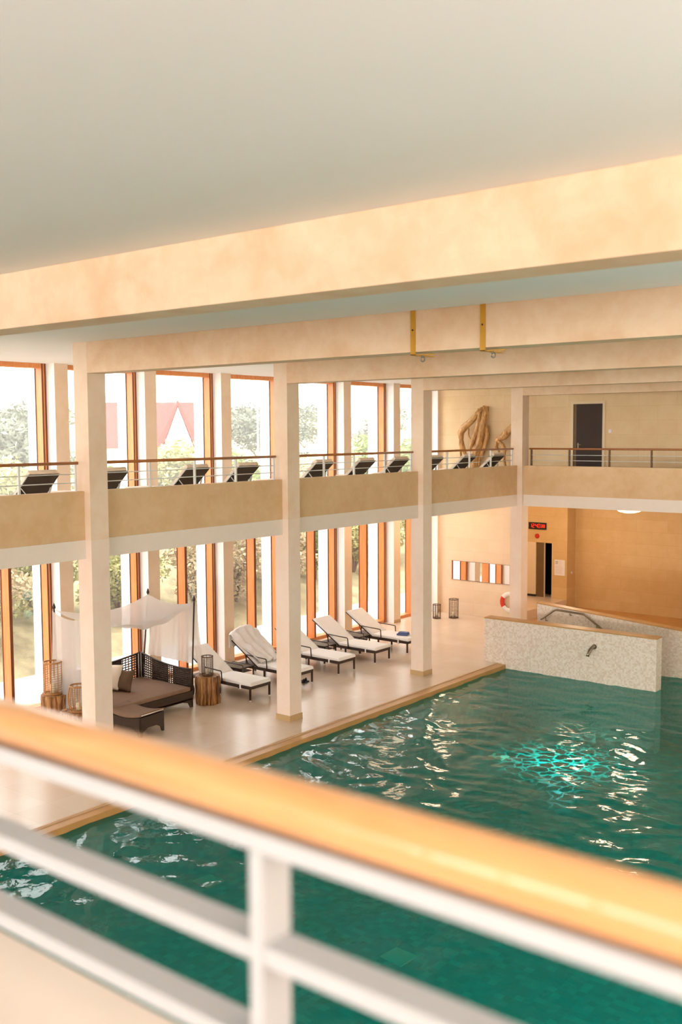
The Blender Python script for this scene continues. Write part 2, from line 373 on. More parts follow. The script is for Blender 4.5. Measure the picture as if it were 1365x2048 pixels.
# gallery fronts (plaster parapet above, white slab edge below)
def front(x0, x1, y0, y1):
    struct(MB().box(x0, x1, y0, y1, 4.22, 5.04, bev=.006).build('gallery_parapet', 'plaster_parapet'))
    struct(MB().box(x0, x1, y0, y1, 3.9, 4.22).build('trim_2', 'white_paint'))
ys = [YN]+CY
for i in range(len(ys)-1):
    front(-14.05, -13.89, ys[i]+(.37 if i else 0), ys[i+1])
front(-13.74, XR, 25.5, 25.65)
# near balcony parapet, right under the camera's railing
struct(B('gallery_parapet', 'white_paint', -13.7, XR, .8, 1.075, 4.22, 5.04, bev=.01))
struct(B('trim_2', 'white_paint', -13.7, XR, .8, 1.075, 3.9, 4.22))

# ------------------------------------------------------------------ railings
def gallery_rail(y0, y1, posts, label):
    r = thing('gallery_railing', label, 'railing', (-13.95, (y0+y1)/2, 5.04), 0, 'railings along the window-side gallery')
    c = (y0+y1)/2
    MB().tube([(0, y0-c, .47), (0, y1-c, .47)], .027, 12).build('handrail', 'gallery_rail_wood', r)
    for z in (.29, .145): MB().tube([(0, y0-c+.02, z), (0, y1-c-.02, z)], .009, 6).build('rail_bar', 'white_metal', r)
    for p in posts: MB().box(-.025, .02, p-c-.016, p-c+.016, 0, .445).build('post', 'white_metal', r)
gallery_rail(6.05, 10.47, (6.1, 7.18, 8.26, 9.34, 10.42), 'gallery railing with brown wooden handrail left of the nearest column, one black lounger behind it')
gallery_rail(11.0, 15.36, (11.05, 12.03, 13.12, 14.21, 15.3), 'gallery railing with brown wooden handrail in front of the red roof view')
gallery_rail(15.95, 20.3, (16.0, 16.92, 17.98, 19.14, 20.22), 'gallery railing with brown wooden handrail across the third bay, three loungers behind it')
gallery_rail(20.9, 25.25, (20.95, 21.84, 22.93, 24.03, 25.18), 'gallery railing with brown wooden handrail in front of the driftwood sculpture')
r = thing('gallery_railing', 'long railing with brown handrail and dark posts in front of the dark upper door', 'railing', (-13.6, 25.57, 5.04))
MB().tube([(0, 0, .47), (18, 0, .47)], .027, 12).build('handrail', 'gallery_rail_wood', r)
for z in (.3, .15): MB().tube([(0.05, 0, z), (18, 0, z)], .008, 6).build('rail_bar', 'white_metal', r)
for i in range(15): MB().box(.04+1.154*i, .075+1.154*i, -.03, .03, 0, .445).build('post', 'bronze_post', r)
r = thing('balcony_railing', 'blurred close-up railing with round orange wood handrail and flat white bars', 'railing', (-.9, .97, 5.04))
MB().tube([(-3.6, 0, .472), (4.6, 0, .472)], .036, 32).build('handrail', 'rail_wood', r)
MB().box(-3.6, 4.6, -.028, .022, .41, .436).build('top_bar', 'rail_paint', r)
for z in (.284, .146): MB().box(-3.6, 4.6, -.028, .022, z-.026, z).build('rail_bar', 'rail_paint', r)
for x in (-1.154*2, -1.154, 0, 1.154, 1.154*2): MB().box(x-.008, x+.015, -.03, .026, 0, .41).build('post', 'rail_paint', r)

# ------------------------------------------------------------------ pool
wtr = MB()
def wave(x, y):
    p = Vector((x, y, 0)); q = Vector((x+.5*noise.noise(p*.7), y+.5*noise.noise(p*.7+Vector((7, 3, 1))), 0))
    h = .014*noise.noise(Vector((q.x*.9, q.y*1.3, 2)))+.019*noise.noise(Vector((q.x*2.4+q.y*.6, q.y*3.0, 5)))+.007*noise.noise(Vector((q.x*6.0, q.y*7.5, 9)))
    return -.11+h*(1.1 if y > 12 else .75+.35*max(0, (y-8)/4))
wtr.grid(lambda u, v: (-12.79+15.3*u, 1.3+23.18*v, wave(-12.79+15.3*u, 1.3+23.18*v)), 230, 350)
tag(wtr.build('pool_water', 'water', recalc=False), 'rippling green turquoise water filling the indoor pool', 'water', kind='stuff')
g = thing('pool_wall', 'low pale mosaic wall standing in the pool with a metal spout', 'wall', (-11.1, 22.97, -.3))
MB().box(-2.32, 2.3, -.13, .2, -1.3, 1.43).build('wall_body', 'mosaic', g); MB().box(-2.325, 2.305, -.135, .205, 1.43, 1.46).build('wall_cap', 'coping_stone', g)
g = thing('pool_wall', 'tan mosaic wall with sloping top behind the front pool wall, handrail on it', 'wall', (-10.4, 24.6, -.3))
MB().prism([(-2.35, -1.3), (6, -1.3), (6, 1.04), (-2.35, 1.66)], -.12, .14, 'y').build('wall_body', 'mosaic', g)
MB().prism([(-2.355, 1.66), (6, 1.04), (6, 1.07), (-2.355, 1.69)], -.125, .145, 'y').build('wall_cap', 'coping_stone', g)
for i in range(4):
    struct(MB().box(-13.0+.0, -12.35+i*.35, 23.17, 24.48, -.5-.02*i, -.0-.17*i-.005).build('pool_step', 'mosaic'))
g = thing('water_spout', 'short bent steel water spout on the front pool wall', 'spout', (-10.34, 22.84, .77))
MB().tube([(0, 0, 0), (0, -.1, .01), (-.02, -.2, -.04), (-.04, -.27, -.14), (-.05, -.29, -.2)], [.035, .04, .042, .04, .04], 14).build('pipe', 'steel', g)
MB().tube([(0, 0, 0), (0, -.012, 0)], .06, 16).build('flange', 'steel', g)
g = thing('handrail', 'bent steel handrail fixed to the rear pool wall beside the steps', 'handrail', (-11.7, 24.4, 0))
MB().tube([(-.9, -.0, .96), (-.84, 0, .99), (-.52, 0, 1.23), (-.45, 0, 1.26), (.33, 0, 1.225), (.42, 0, 1.18), (.8, 0, .93), (1.05, 0, .72)], .026, 10).build('rail_tube', 'steel', g)
for x, z in ((-.75, .98), (-.05, 1.2), (.7, .95)): MB().tube([(x, 0, z+.05), (x, 0, z-.04), (x+.02, .1, z-.05)], .012, 8).build('bracket', 'steel', g)
for x, y, l in ((-12.18, 11.6, 'pale yellow inlet plate on the pool floor left of the railing post'), (-8.2, 11.55, 'pale inlet plate on the pool floor low at the bottom edge right of the post'),
                (-11.6, 20.4, 'pale inlet plate on the pool floor nearest the mosaic wall'), (-8.37, 19.96, 'pale inlet plate on the pool floor under the bright ripples')):
    tag(MB().prism([(-.2, -.16), (.2, -.2), (.22, .18), (-.16, .2)], -.02, 0, 'z').build('floor_inlet', 'floor_plate'), l, 'pool inlet', 'inlet plates on the pool floor').location = (x, y, -1.57)
# added spot below the surface; its procedural web imitates caustic light
l = bpy.data.lights.new('underwater_lamp', 'SPOT'); l.energy = 420; l.color = (.5, 1, .95); l.spot_size = 2.5; l.spot_blend = 1; l.shadow_soft_size = .01
l.use_nodes = True; nt = l.node_tree; em = nt.nodes['Emission']
tc = nt.nodes.new('ShaderNodeTexCoord'); sp = nt.nodes.new('ShaderNodeSeparateXYZ'); cb = nt.nodes.new('ShaderNodeCombineXYZ')
nt.links.new(tc.outputs['Normal'], sp.inputs[0])
for i in (0, 1):
    dv = nt.nodes.new('ShaderNodeMath'); dv.operation = 'DIVIDE'; nt.links.new(sp.outputs[i], dv.inputs[0]); nt.links.new(sp.outputs[2], dv.inputs[1]); nt.links.new(dv.outputs[0], cb.inputs[i])
nz = nt.nodes.new('ShaderNodeTexNoise'); nz.inputs['Scale'].default_value = 3; nt.links.new(cb.outputs[0], nz.inputs['Vector'])
va = nt.nodes.new('ShaderNodeVectorMath'); va.operation = 'MULTIPLY_ADD'; va.inputs[1].default_value = (.35, .35, .35); nt.links.new(nz.outputs['Color'], va.inputs[0]); nt.links.new(cb.outputs[0], va.inputs[2])
vo = nt.nodes.new('ShaderNodeTexVoronoi'); vo.feature = 'DISTANCE_TO_EDGE'; vo.inputs['Scale'].default_value = 4.2; nt.links.new(va.outputs[0], vo.inputs['Vector'])
rp = nt.nodes.new('ShaderNodeValToRGB'); rp.color_ramp.elements[0].color = (1, 1, 1, 1); rp.color_ramp.elements[1].color = (0, 0, 0, 1); rp.color_ramp.elements[1].position = .09
nt.links.new(vo.outputs[0], rp.inputs[0]); nt.links.new(rp.outputs[0], em.inputs['Strength'])
o = bpy.data.objects.new('underwater_lamp', l); S.collection.objects.link(o); o.location = (-10.3, 21.0, -.3)

# ------------------------------------------------------------------ pool side loungers
def pool_lounger():
    r = empty('sun_lounger', (0, 0, 0)); hx = -1.2; W2 = .335
    ang = math.atan2(.60, .95); L = 1.1
    MB().box(-1.95, 0, -W2, W2, .27, .345, bev=.012).build('frame', 'wicker', r)
    for x, y in ((-.03, -W2+.02), (-.03, W2-.02), (-1.0, -W2+.02), (-1.0, W2-.02), (-1.9, -W2+.02), (-1.9, W2-.02)):
        MB().box(x-.018, x+.018, y-.018, y+.018, .03, .28).box(x-.014, x+.014, y-.014, y+.014, 0, .03, 1).build('leg', ['dark_metal', 'white_metal'], r)
    c = MB(); n = 14
    def prof(t):   # along the mattress: 0 foot, 1 head
        s = t*2.28
        if s < 1.2: return Vector((-s, 0, .345)), Vector((0, 0, 1))
        q = s-1.2; return Vector((hx-q*math.cos(ang), 0, .345+q*math.sin(ang))), Vector((math.sin(ang), 0, math.cos(ang)))
    ts = [0, .01, .2, .4, .5, .526, .55, .7, .9, .985, 1]
    rings = []
    for t in ts:
        p, nn = prof(t); th = .075 if 0 < t < 1 else .05
        ring = [p+Vector((0, y, 0))+nn*h for y, h in ((-W2, .012), (-W2+.012, 0), (W2-.012, 0), (W2, .012), (W2, th-.015), (W2-.02, th), (-W2+.02, th), (-W2, th-.015))]
        rings.append([c.bm.verts.new(v) for v in ring])
    for a, b in zip(rings, rings[1:]):
        for k in range(8): c.bm.faces.new((a[k], a[(k+1) % 8], b[(k+1) % 8], b[k]))
    c.bm.faces.new(rings[0]); c.bm.faces.new(rings[-1][::-1])
    c.build('mattress', 'cushion_white', r)
    fb = MB()
    for y in (-W2+.01, W2-.01): fb.tube([(hx, y, .33), (hx-L*math.cos(ang), y, .33+L*math.sin(ang))], .016, 8)
    fb.tube([(hx-L*math.cos(ang), -W2+.01, .33+L*math.sin(ang)), (hx-L*math.cos(ang), W2-.01, .33+L*math.sin(ang))], .016, 8).build('backrest_frame', 'dark_metal', r)
    for y in (-.22, .22): MB().tube([(hx-.6, y, .33+.38), (hx-.42, y, .3)], .01, 6).build('backrest_strut', 'dark_metal', r)
    for y in (-W2-.015, W2+.015):
        MB().tube([(-.88, y, .3), (-.9, y, .56), (-.92, y, .575), (-1.55, y, .6), (-1.57, y, .59), (-1.57, y, .3)], .014, 8).build('armrest', 'dark_metal', r)
    MB().box(-.34, -.3, -W2-.008, W2+.008, .25, .40).build('tie_strap', 'cushion_white', r)
    return r
pl = pool_lounger()
info = [(16.46, 'white cushioned pool lounger nearest the daybed, behind the bamboo lantern on its log'),
        (17.97, 'pool lounger with a white robe thrown over its backrest'),
        (19.62, 'empty white pool lounger, foot end just right of the middle column'),
        (21.13, 'white pool lounger in clear view, second from the far end of the row'),
        (22.6, 'farthest pool lounger in the row, blue cloth on its foot end')]
for i, (y, l) in enumerate(info):
    o = pl if i == 0 else copy_tree(pl)
    o.location = (-15.46, y, 0); tag(o, l, 'sun lounger', 'white cushioned loungers beside the pool')
# side tables
def side_table():
    r = empty('side_table', (0, 0, 0))
    t = MB(); t.box(-.34, .34, -.25, -.22, .4, .43).box(-.34, .34, .22, .25, .4, .43).box(-.34, -.31, -.25, .25, .4, .43).box(.31, .34, -.25, .25, .4, .43); t.build('table_frame', 'dark_metal', r)
    s = MB()
    for i in range(9): s.box(-.31, .31, -.215+i*.048, -.178+i*.048, .412, .424)
    s.build('slat_top', 'slat_grey', r)
    for x in (-.32, .32):
        for y in (-.23, .23): MB().box(x-.014, x+.014, y-.014, y+.014, 0, .4).build('leg', 'dark_metal', r)
    MB().box(-.3, .3, -.2, .2, .3, .315).build('lower_tray', 'wicker', r)
    return r
st = side_table()
for i, (y, l) in enumerate(((17.22, 'low dark slatted table between the nearest lounger and the robe lounger'), (18.8, 'low dark slatted table right of the robe lounger, mostly behind the middle column'), (20.38, 'low dark slatted table left of the fourth lounger'), (21.87, 'low dark slatted table between the last two loungers'))):
    o = st if i == 0 else copy_tree(st); o.location = (-16.95, y, 0); tag(o, l, 'side table', 'slatted side tables between loungers')
# robe over the second lounger's backrest
def robe():
    g = MB(); ang = math.atan2(.60, .95)
    def f(u, v):
        a = (u-.5)*2; s = v*1.55                      # s runs from seat up over the top and down behind
        fold = .035*math.sin(a*11+v*5)+.09*noise.noise(Vector((u*6, v*8, 3)))
        w = .44*(1-.12*abs(v-.6))
        L = 1.14
        if s < L: x = -1.1-s*math.cos(ang)*.93; z = .47+s*math.sin(ang)
        else:
            q = s-L; x = -1.1-L*math.cos(ang)*.93-.07-.02*q; z = .47+L*math.sin(ang)-q*.95
        top = math.exp(-((s-L)/.3)**2)
        z += .15*top*(1-a*a)+fold*.6; x += fold*.5
        if s >= L: x -= .05*abs(math.sin(a*9))
        return (x, a*w+.03*math.sin(v*9), z)
    g.grid(f, 36, 30)
    return g.build('bath_robe', 'robe_white', solid=.02, subsurf=1)
rb = robe(); rb.location = (-15.46, 17.97, 0); tag(rb, 'rumpled white bath robe draped over a lounger backrest', 'robe')
g = MB()
g.box(-.16, .16, -.12, .12, 0, .05, bev=.02); g.box(-.12, .15, -.1, .09, .05, .085, bev=.015)
tw = g.build('folded_cloth', 'blue_towel'); tw.location = (-15.86, 22.62, .423); tw.rotation_euler = (0, 0, .3); tag(tw, 'small folded blue cloth lying on the farthest lounger', 'cloth')
g = thing('sandals', 'pair of black sandals on the floor under the robe lounger', 'sandals', (-15.72, 18.22, 0), .3)
for s in (-1, 1):
    q = MB(); q.prism([(x*.13, s*.06+y*.045) for x, y in ((-1, -.5), (-.7, -.9), (.2, -.8), (.8, -1), (1, -.3), (1, .5), (.6, 1), (-.2, .7), (-.8, .8), (-1, .4))], 0, .03, 'z').build('sole', 'black_leather', g)
    MB().tube([(.04, s*.06-.05, .02), (.045, s*.06-.03, .07), (.05, s*.06, .085), (.045, s*.06+.03, .07), (.04, s*.06+.05, .02)], .02, 8).build('strap', 'black_leather', g)

# ------------------------------------------------------------------ daybed, canopy, ottoman
db = thing('daybed', 'dark wicker corner daybed with taupe seat cushion and four canopy poles', 'daybed', (-17.05, 13.95, 0))
X0, X1, Y0, Y1 = -.85, .85, -1.15, 1.12
b = MB(); b.box(X0, X1, Y0, Y1, .17, .36)
# arched aprons with little feet
for (a, c_, ax) in (((X1-.03, X1), (Y0, Y1), 'y'), ((X0, X0+.03), (Y0, Y1), 'y')):
    pts = [(c_[0], 0), (c_[0]+.07, 0), (c_[0]+.13, .11), (c_[0]+.3, .15), (c_[1]-.3, .15), (c_[1]-.13, .11), (c_[1]-.07, 0), (c_[1], 0), (c_[1], .2), (c_[0], .2)]
    b.prism(pts, a[0], a[1], 'x')
for y in (Y0, Y1-.03):
    pts = [(X0, 0), (X0+.07, 0), (X0+.13, .11), (X0+.3, .15), (X1-.3, .15), (X1-.13, .11), (X1-.07, 0), (X1, 0), (X1, .2), (X0, .2)]
    b.prism(pts, y, y+.03, 'y')
b.build('base', 'wicker', db)
def panel(p0, p1, z0, za, zm, zb, name):
    q = MB(); p0, p1 = Vector(p0), Vector(p1); n = 16; d = (p1-p0).normalized(); nn = Vector((-d.y, d.x, 0))*.02
    H = lambda t: za*(1-t)+zb*t-(1-(2*t-1)**2)*zm
    k = 26; m_ = 11
    # open weave: horizontal and vertical strands plus solid bands
    for j in range(m_+1):
        pts = []
        for i in range(n+1):
            t = i/n; p = p0.lerp(p1, t); z = z0+(H(t)-z0)*j/m_; pts.append((p.x, p.y, z))
        q.tube(pts, .022 if j == m_ else .0125, 6)
    for i in range(k+1):
        t = i/k; p = p0.lerp(p1, t); q.tube([(p.x, p.y, z0), (p.x, p.y, H(t))], .0125, 5)
    for a_, b_ in ((0, .06), (.24, .56), (.66, 1)):
        A, Bq = p0.lerp(p1, a_), p0.lerp(p1, b_)
        vs = [q.bm.verts.new(v) for v in ((A.x, A.y, z0), (Bq.x, Bq.y, z0), (Bq.x, Bq.y, H(b_)), ((A.x+Bq.x)/2, (A.y+Bq.y)/2, H((a_+b_)/2)), (A.x, A.y, H(a_)))]
        if a_ == .66: vs = vs
        q.bm.faces.new(vs)
    return q.build(name, 'wicker', db)
panel((X0+.02, Y1-.02, 0), (X1-.03, Y1-.02, 0), .34, 1.0, .07, .84, 'side_panel')
panel((X0+.02, Y1-.05, 0), (X0+.02, Y0, 0), .34, 1.0, .06, .92, 'back_panel')
panel((X0+.02, Y0+.02, 0), (X1-.03, Y0+.02, 0), .34, .92, .07, .8, 'side_panel')
cu = MB().box(X0+.05, X1, Y0+.05, Y1-.05, .36, .45, bev=.03); cu.build('seat_cushion', 'taupe_fabric', db)
poles = {'a': ((X1-.02, Y1-.02, .1), (.66, 1.38, 2.28)), 'b': ((X0, Y1, .1), (-.97, 1.46, 2.28)), 'c': ((X0, Y0, .1), (-1.0, -1.1, 2.28)), 'd': ((X1, Y0, .1), (.66, -1.1, 2.28))}
for k_, (p, t) in poles.items():
    po = MB().tube([p, t], .018, 10).build('canopy_pole', 'dark_metal', db)
    MB().lathe([(.008, 0), (.03, .02), (.036, .05), (.02, .1), (.004, .14)], t, 12).build('finial', 'dark_metal', po)
for y in (-.035, .035): MB().tube([(X0+.03, Y1-.07+y, .4), (X0+.03, Y1-.07+y, 1.0)], .01, 8).build('corner_tube', 'white_metal', db)
for i, (cx, cy, rz, ry) in enumerate(((-.35, -.28, 0.15, -.35), (-.62, -.45, .1, -.3))):
    pass
ca, cb_, cc, cdv = [Vector(poles[k][1]) for k in 'abcd']
def canopy(u, v):    # u: from pole b/c (back) to a/d (front), v: from b/a (right) to c/d (left)
    p = cb_.lerp(ca, u).lerp(cc.lerp(cdv, u), v)
    sag = .30*(4*v*(1-v))*(.75+.25*4*u*(1-u))+.13*4*u*(1-u)
    # front edge hangs as a soft valance
    p.z -= sag+.02*math.sin(v*26)*u+.012*noise.noise(Vector((u*6, v*9, 1)))
    if u > .86: p.z -= (u-.86)*1.3*(4*v*(1-v)); p.x -= (u-.86)*.5*(4*v*(1-v))
    return p
cn = MB().grid(canopy, 30, 44); cn.build('canopy_roof', 'canopy_cloth', db, recalc=False)
def curtain(pA, pB, out, zsag, n1, bot=0.02, flare=.3):
    pA, pB = Vector(pA), Vector(pB); out = Vector(out)
    def f(u, v):
        p = pA.lerp(pB, u); top = p.z-zsag*4*u*(1-u); z = top*(1-v)+bot*v
        w = .016*math.sin(u*n1*2*PI+2*math.sin(u*9))*(.25+v)
        q = Vector((p.x, p.y, 0))+out*(w+flare*v*v*.6+.03); q.z = z; return q
    return MB().grid(f, 70, 16).build('curtain', 'canopy_cloth', db, recalc=False)
curtain((-.9, 1.46, 2.26), (.64, 1.4, 2.26), (0, 1, 0), .13, 7, .9, -.2)
curtain((.5, 1.4, 2.2), (.68, 1.42, 2.26), (.3, 1, 0), .0, 3, .02, .55)
curtain((-1.0, -1.12, 2.26), (.3, -1.12, 2.26), (0, -1, 0), .13, 6, .02, .25)
def pillow(name, mat, loc, rot, s, label, parent=None):
    q = MB()
    for sgn in (1, -1):
        q.grid(lambda u, v: ((u-.5)*s*(1-.08*(1-abs(2*v-1))), (v-.5)*s*(1-.08*(1-abs(2*u-1))), sgn*.09*(max(0, (1-(2*u-1)**4)*(1-(2*v-1)**4)))**.6), 14, 14)
    bmesh.ops.remove_doubles(q.bm, verts=q.bm.verts, dist=.001)
    o = q.build(name, mat); o.location = loc; o.rotation_euler = rot; tag(o, label, 'pillow', 'throw pillows on the daybed'); return o
pillow('throw_pillow', 'dark_taupe', (-17.15, 13.92, .67), (1.1, 0, .35), .48, 'dark taupe throw pillow leaning on the daybed in front of a paler one')
pillow('throw_pillow', 'cushion_cream', (-17.42, 13.78, .74), (1.2, 0, .3), .56, 'cream throw pillow behind the dark taupe pillow on the daybed')
ot = thing('ottoman', 'small dark wicker footstool with a curved taupe cushion in front of the daybed', 'footstool', (-15.85, 13.14, 0), 0.06)
q = MB(); a = .31; q.box(-.5+.02, .5-.02, -.3, .3, .16, .33)
for y in (-.33, .3):
    q.prism([(-.5, 0), (-.44, 0), (-.4, .1), (-.25, .17), (.25, .17), (.4, .1), (.44, 0), (.5, 0), (.5, .4), (.25, .35), (0, .335), (-.25, .35), (-.5, .4)], y, y+.03, 'y')
for x in (-.5, .47):
    q.prism([(-.33, 0), (-.28, 0), (-.24, .1), (-.12, .16), (.12, .16), (.24, .1), (.28, 0), (.33, 0), (.33, .39), (-.33, .39)], x, x+.03, 'x')
q.build('frame', 'wicker', ot)
q = MB()
def cush(u, v, up):
    x = (u-.5)*1.02; return (x, (v-.5)*.64, .345+.075*(2*u-1)**2+(.05 if up else 0))
q.grid(lambda u, v: cush(u, v, 1), 14, 4); q.grid(lambda u, v: cush(u, v, 0), 14, 4)
for v in (0, 1): q.grid(lambda u, w: tuple(Vector(cush(u, v, 0)).lerp(Vector(cush(u, v, 1)), w)), 14, 1)
for u in (0, 1): q.grid(lambda v, w: tuple(Vector(cush(u, v, 0)).lerp(Vector(cush(u, v, 1)), w)), 4, 1)
bmesh.ops.remove_doubles(q.bm, verts=q.bm.verts, dist=.001)
q.build('cushion', 'taupe_fabric', ot)
MB().tube([(.512, -.3, .44), (.512, .3, .44)], .008, 6).build('piping', 'cushion_white', ot)
bk = MB().lathe([(.13, 0), (.17, .05), (.18, .15), (.16, .24), (.14, .26)], (0, 0, 0), 20).build('wicker_basket', 'wicker'); bk.location = (-16.98, 15.62, 0)
tag(bk, 'low dark wicker basket on the floor behind the daybed corner', 'basket')

# ------------------------------------------------------------------ log stools and lanterns
def log_stool(loc, r, h, label, seed):
    rnd = random.Random(seed); q = MB(); n = 19
    for i in range(n):
        a = 2*PI*i/n+rnd.uniform(-.08, .08); rr = rnd.uniform(.036, .058)*r/.27; R_ = r-rr*.9
        x, y = R_*math.cos(a), R_*math.sin(a); pts = []; rs = []
        for k in range(7):
            t = k/6; pts.append((x+.015*noise.noise(Vector((seed, i, t*3))), y+.015*noise.noise(Vector((i, seed, t*3))), t*(h-rnd.uniform(0, .012)) if 0 < k < 6 else t*h)); rs.append(rr*(1+.25*noise.noise(Vector((i*3.1, seed, t*2.5)))))
        q.tube(pts, rs, 9, wob=.3)
    q.lathe([(r*.76, 0.0), (r*.76, h-.01)], (0, 0, 0), 20)
    o = q.build('log_stool', 'teak_root'); o.location = loc; tag(o, label, 'log stool', 'bundled teak log stools'); return o
def lantern(loc, r, h, label, mat='rattan', n=8, bulge=0, rings=14, mesh_arc=1.0):
    g = thing('bamboo_lantern', label, 'lantern', loc, 0, 'openwork bamboo lanterns')
    prof = lambda t: r*(1+bulge*math.sin(PI*t)-(bulge*.35))
    f = MB()
    for k in range(n):
        a = 2*PI*k/n; f.tube([(prof(i/6)*math.cos(a), prof(i/6)*math.sin(a), h*i/6) for i in range(7)], r*.05, 6)
    for z, th in ((0.012, .09), (h-.012, .09)): f.tube([(prof(z/h)*math.cos(2*PI*i/24), prof(z/h)*math.sin(2*PI*i/24), z) for i in range(25)], r*th, 6)
    f.build('cage', mat, g)
    w = MB()
    for j in range(1, rings):
        z = h*j/rings; w.tube([(prof(z/h)*math.cos(2*PI*i/20), prof(z/h)*math.sin(2*PI*i/20), z) for i in range(21)], r*.022, 4)
    w.build('wire_rings', mat, g)
    MB().lathe([(r*.6, .015), (r*.6, h*.8)], (0, 0, 0), 20).build('glass_cylinder', 'glass', g)
    MB().lathe([(r*.3, .02), (r*.3, h*.3), (r*.05, h*.31)], (0, 0, 0), 16).build('candle', 'candle_wax', g)
    MB().lathe([(r*.98, .0), (r*.98, .012)], (0, 0, 0), 20).build('base_plate', mat, g)
    return g
log_stool((-16.18, 15.5, 0), .27, .63, 'brown log stool right of the daybed carrying a short bamboo lantern', 1)
lantern((-16.2, 15.52, .63), .125, .43, 'short brown bamboo lantern on the log stool right of the daybed', 'rattan_dark', 10)
log_stool((-17.79, 12.64, 0), .29, .55, 'taller log stool left of the nearest column by the window', 2)
lantern((-17.84, 12.62, .55), .185, .68, 'tall pale bamboo lantern on the taller log stool by the window', 'rattan', 8)
log_stool((-16.42, 12.1, 0), .27, .53, 'shorter log stool half hidden behind the nearest column', 3)
lantern((-16.36, 12.16, .53), .175, .52, 'rounded bamboo lantern half hidden behind the nearest column', 'rattan', 12, .22)
lantern((-17.75, 27.2, 0), .125, .46, 'smaller of two floor lanterns in the far corner', 'rattan_dark', 10)
lantern((-17.36, 27.6, 0), .15, .62, 'taller of two floor lanterns in the far corner', 'rattan_dark', 8)

# ------------------------------------------------------------------ gallery loungers
def gallery_lounger():
    r = empty('gallery_lounger', (0, 0, 0)); w = .31
    top = Vector((0, 0, .8)); hin = Vector((-.56, 0, .30)); d = (top-hin)
    b = MB(); b.prism([(hin.x, hin.z), (top.x, top.z), (top.x+.016, top.z-.02), (hin.x+.016, hin.z-.02)], -w, w, 'y'); b.build('sling_back', 'olive_sling', r)
    n = Vector((-d.z, 0, d.x)).normalized()
    c = MB(); h0, t0 = hin+n*.01, top+n*.01
    pts = [(h0.x, h0.z), (t0.x, t0.z), (t0.x+.0, t0.z+.03), ((t0+n*.06).x, (t0+n*.06).z+.02), ((h0+n*.06).x, (h0+n*.06).z)]
    c.prism(pts, -w+.02, w-.02, 'y'); c.prism([(hin.x, .31), (hin.x, .37), (-1.95, .37), (-1.95, .31)], -w+.02, w-.02, 'y'); c.build('cushion', 'cushion_cream', r)
    pc = MB(); pc.tube([(top.x-.05, -w+.06, top.z+.02), (top.x-.05, w-.06, top.z+.02)], .045, 10); pc.build('neck_roll', 'cushion_cream', r)
    f = MB()
    for y in (-w-.012, w+.012):
        f.tube([(-1.95, y, .3), (hin.x, y, .3)], .014, 8); f.tube([(hin.x, y, .3), (top.x, y, top.z)], .012, 8)
    f.tube([(-1.95, -w, .3), (-1.95, w, .3)], .014, 8); f.build('frame', 'white_metal', r)
    for x in (-1.85, -.3):
        for y in (-w-.012, w+.012): MB().tube([(x, y, 0), (x, y, .3)], .014, 8).build('leg', 'white_metal', r)
    s = MB(); mz = hin.lerp(top, .52)
    for y in (-w, w): s.beam((mz.x+.03, y, mz.z), (mz.x+.16, y*.25, .2), .035, .012)
    s.beam((mz.x+.03, -w, mz.z-.12), (mz.x+.03, w, mz.z-.12), .02, .012); s.build('support_strut', 'white_metal', r)
    return r
gl = gallery_lounger()
gy = [(10.86, 'left of the nearest column, leftmost of the gallery loungers'), (12.4, 'just right of the nearest column, partly cut off by it'), (14.52, 'in front of the red roof seen outside'),
      (16.0, 'left of the middle column, at the end of the second bay'), (18.55, 'first right of the middle column'), (20.2, 'middle of the three in the third bay'), (21.65, 'last in the third bay, left of the third column'),
      (23.3, 'just right of the third column, partly cut off by it'), (25.0, 'under the driftwood sculpture'), (26.65, 'rightmost of the gallery loungers, left of the corner column')]
for i, (y, l) in enumerate(gy):
    o = gl if i == 0 else copy_tree(gl)
    o.location = (-15.0, y-.31, GF); tag(o, 'dark-backed gallery lounger '+l, 'sun lounger', 'dark-backed loungers on the gallery')

# ------------------------------------------------------------------ far wall things
# driftwood
def drift():
    g = MB(); y = 0
    A = lambda pts, rs: g.tube([(x, dy, z) for x, z, dy in pts], rs, 10, wob=.45)
    A([(-16.52, 6.80, .05), (-16.55, 6.55, .02), (-16.62, 6.25, 0), (-16.66, 5.95, 0), (-16.75, 5.6, .02), (-16.92, 5.2, 0), (-16.9, 4.9, .02), (-16.85, 4.52, 0)], [.1, .12, .11, .13, .16, .17, .12, .09])
    A([(-16.72, 6.72, -.04), (-16.68, 6.5, -.1), (-16.72, 6.2, -.08), (-16.86, 5.8, -.1), (-17.02, 5.4, -.06), (-17.08, 5.1, 0), (-17.0, 4.7, 0)], [.05, .06, .07, .06, .05, .05, .04])
    A([(-16.6, 6.72, -.02), (-16.78, 6.55, -.05), (-17.02, 6.32, -.02), (-17.3, 6.12, 0), (-17.42, 5.95, 0), (-17.4, 5.7, 0), (-17.3, 5.45, -.03), (-17.2, 5.1, 0), (-17.15, 4.8, .02)], [.08, .09, .1, .11, .1, .07, .07, .05, .03])
    A([(-17.4, 6.0, .02), (-17.46, 5.6, .02), (-17.42, 5.2, .02), (-17.36, 4.9, .02)], [.06, .035, .03, .015])
    A([(-17.12, 6.1, -.02), (-17.1, 5.85, -.04), (-16.96, 5.65, -.04), (-17.02, 5.35, 0), (-17.1, 5.1, 0)], [.03, .025, .03, .04, .03])
    A([(-16.5, 6.2, .04), (-16.45, 5.85, .03), (-16.55, 5.5, .03), (-16.7, 5.2, .02), (-16.75, 4.9, 0)], [.05, .07, .07, .06, .03])
    A([(-16.8, 6.0, -.05), (-16.98, 5.7, -.05), (-17.1, 5.3, -.02), (-17.14, 5.0, 0)], [.05, .045, .04, .03])
    return g
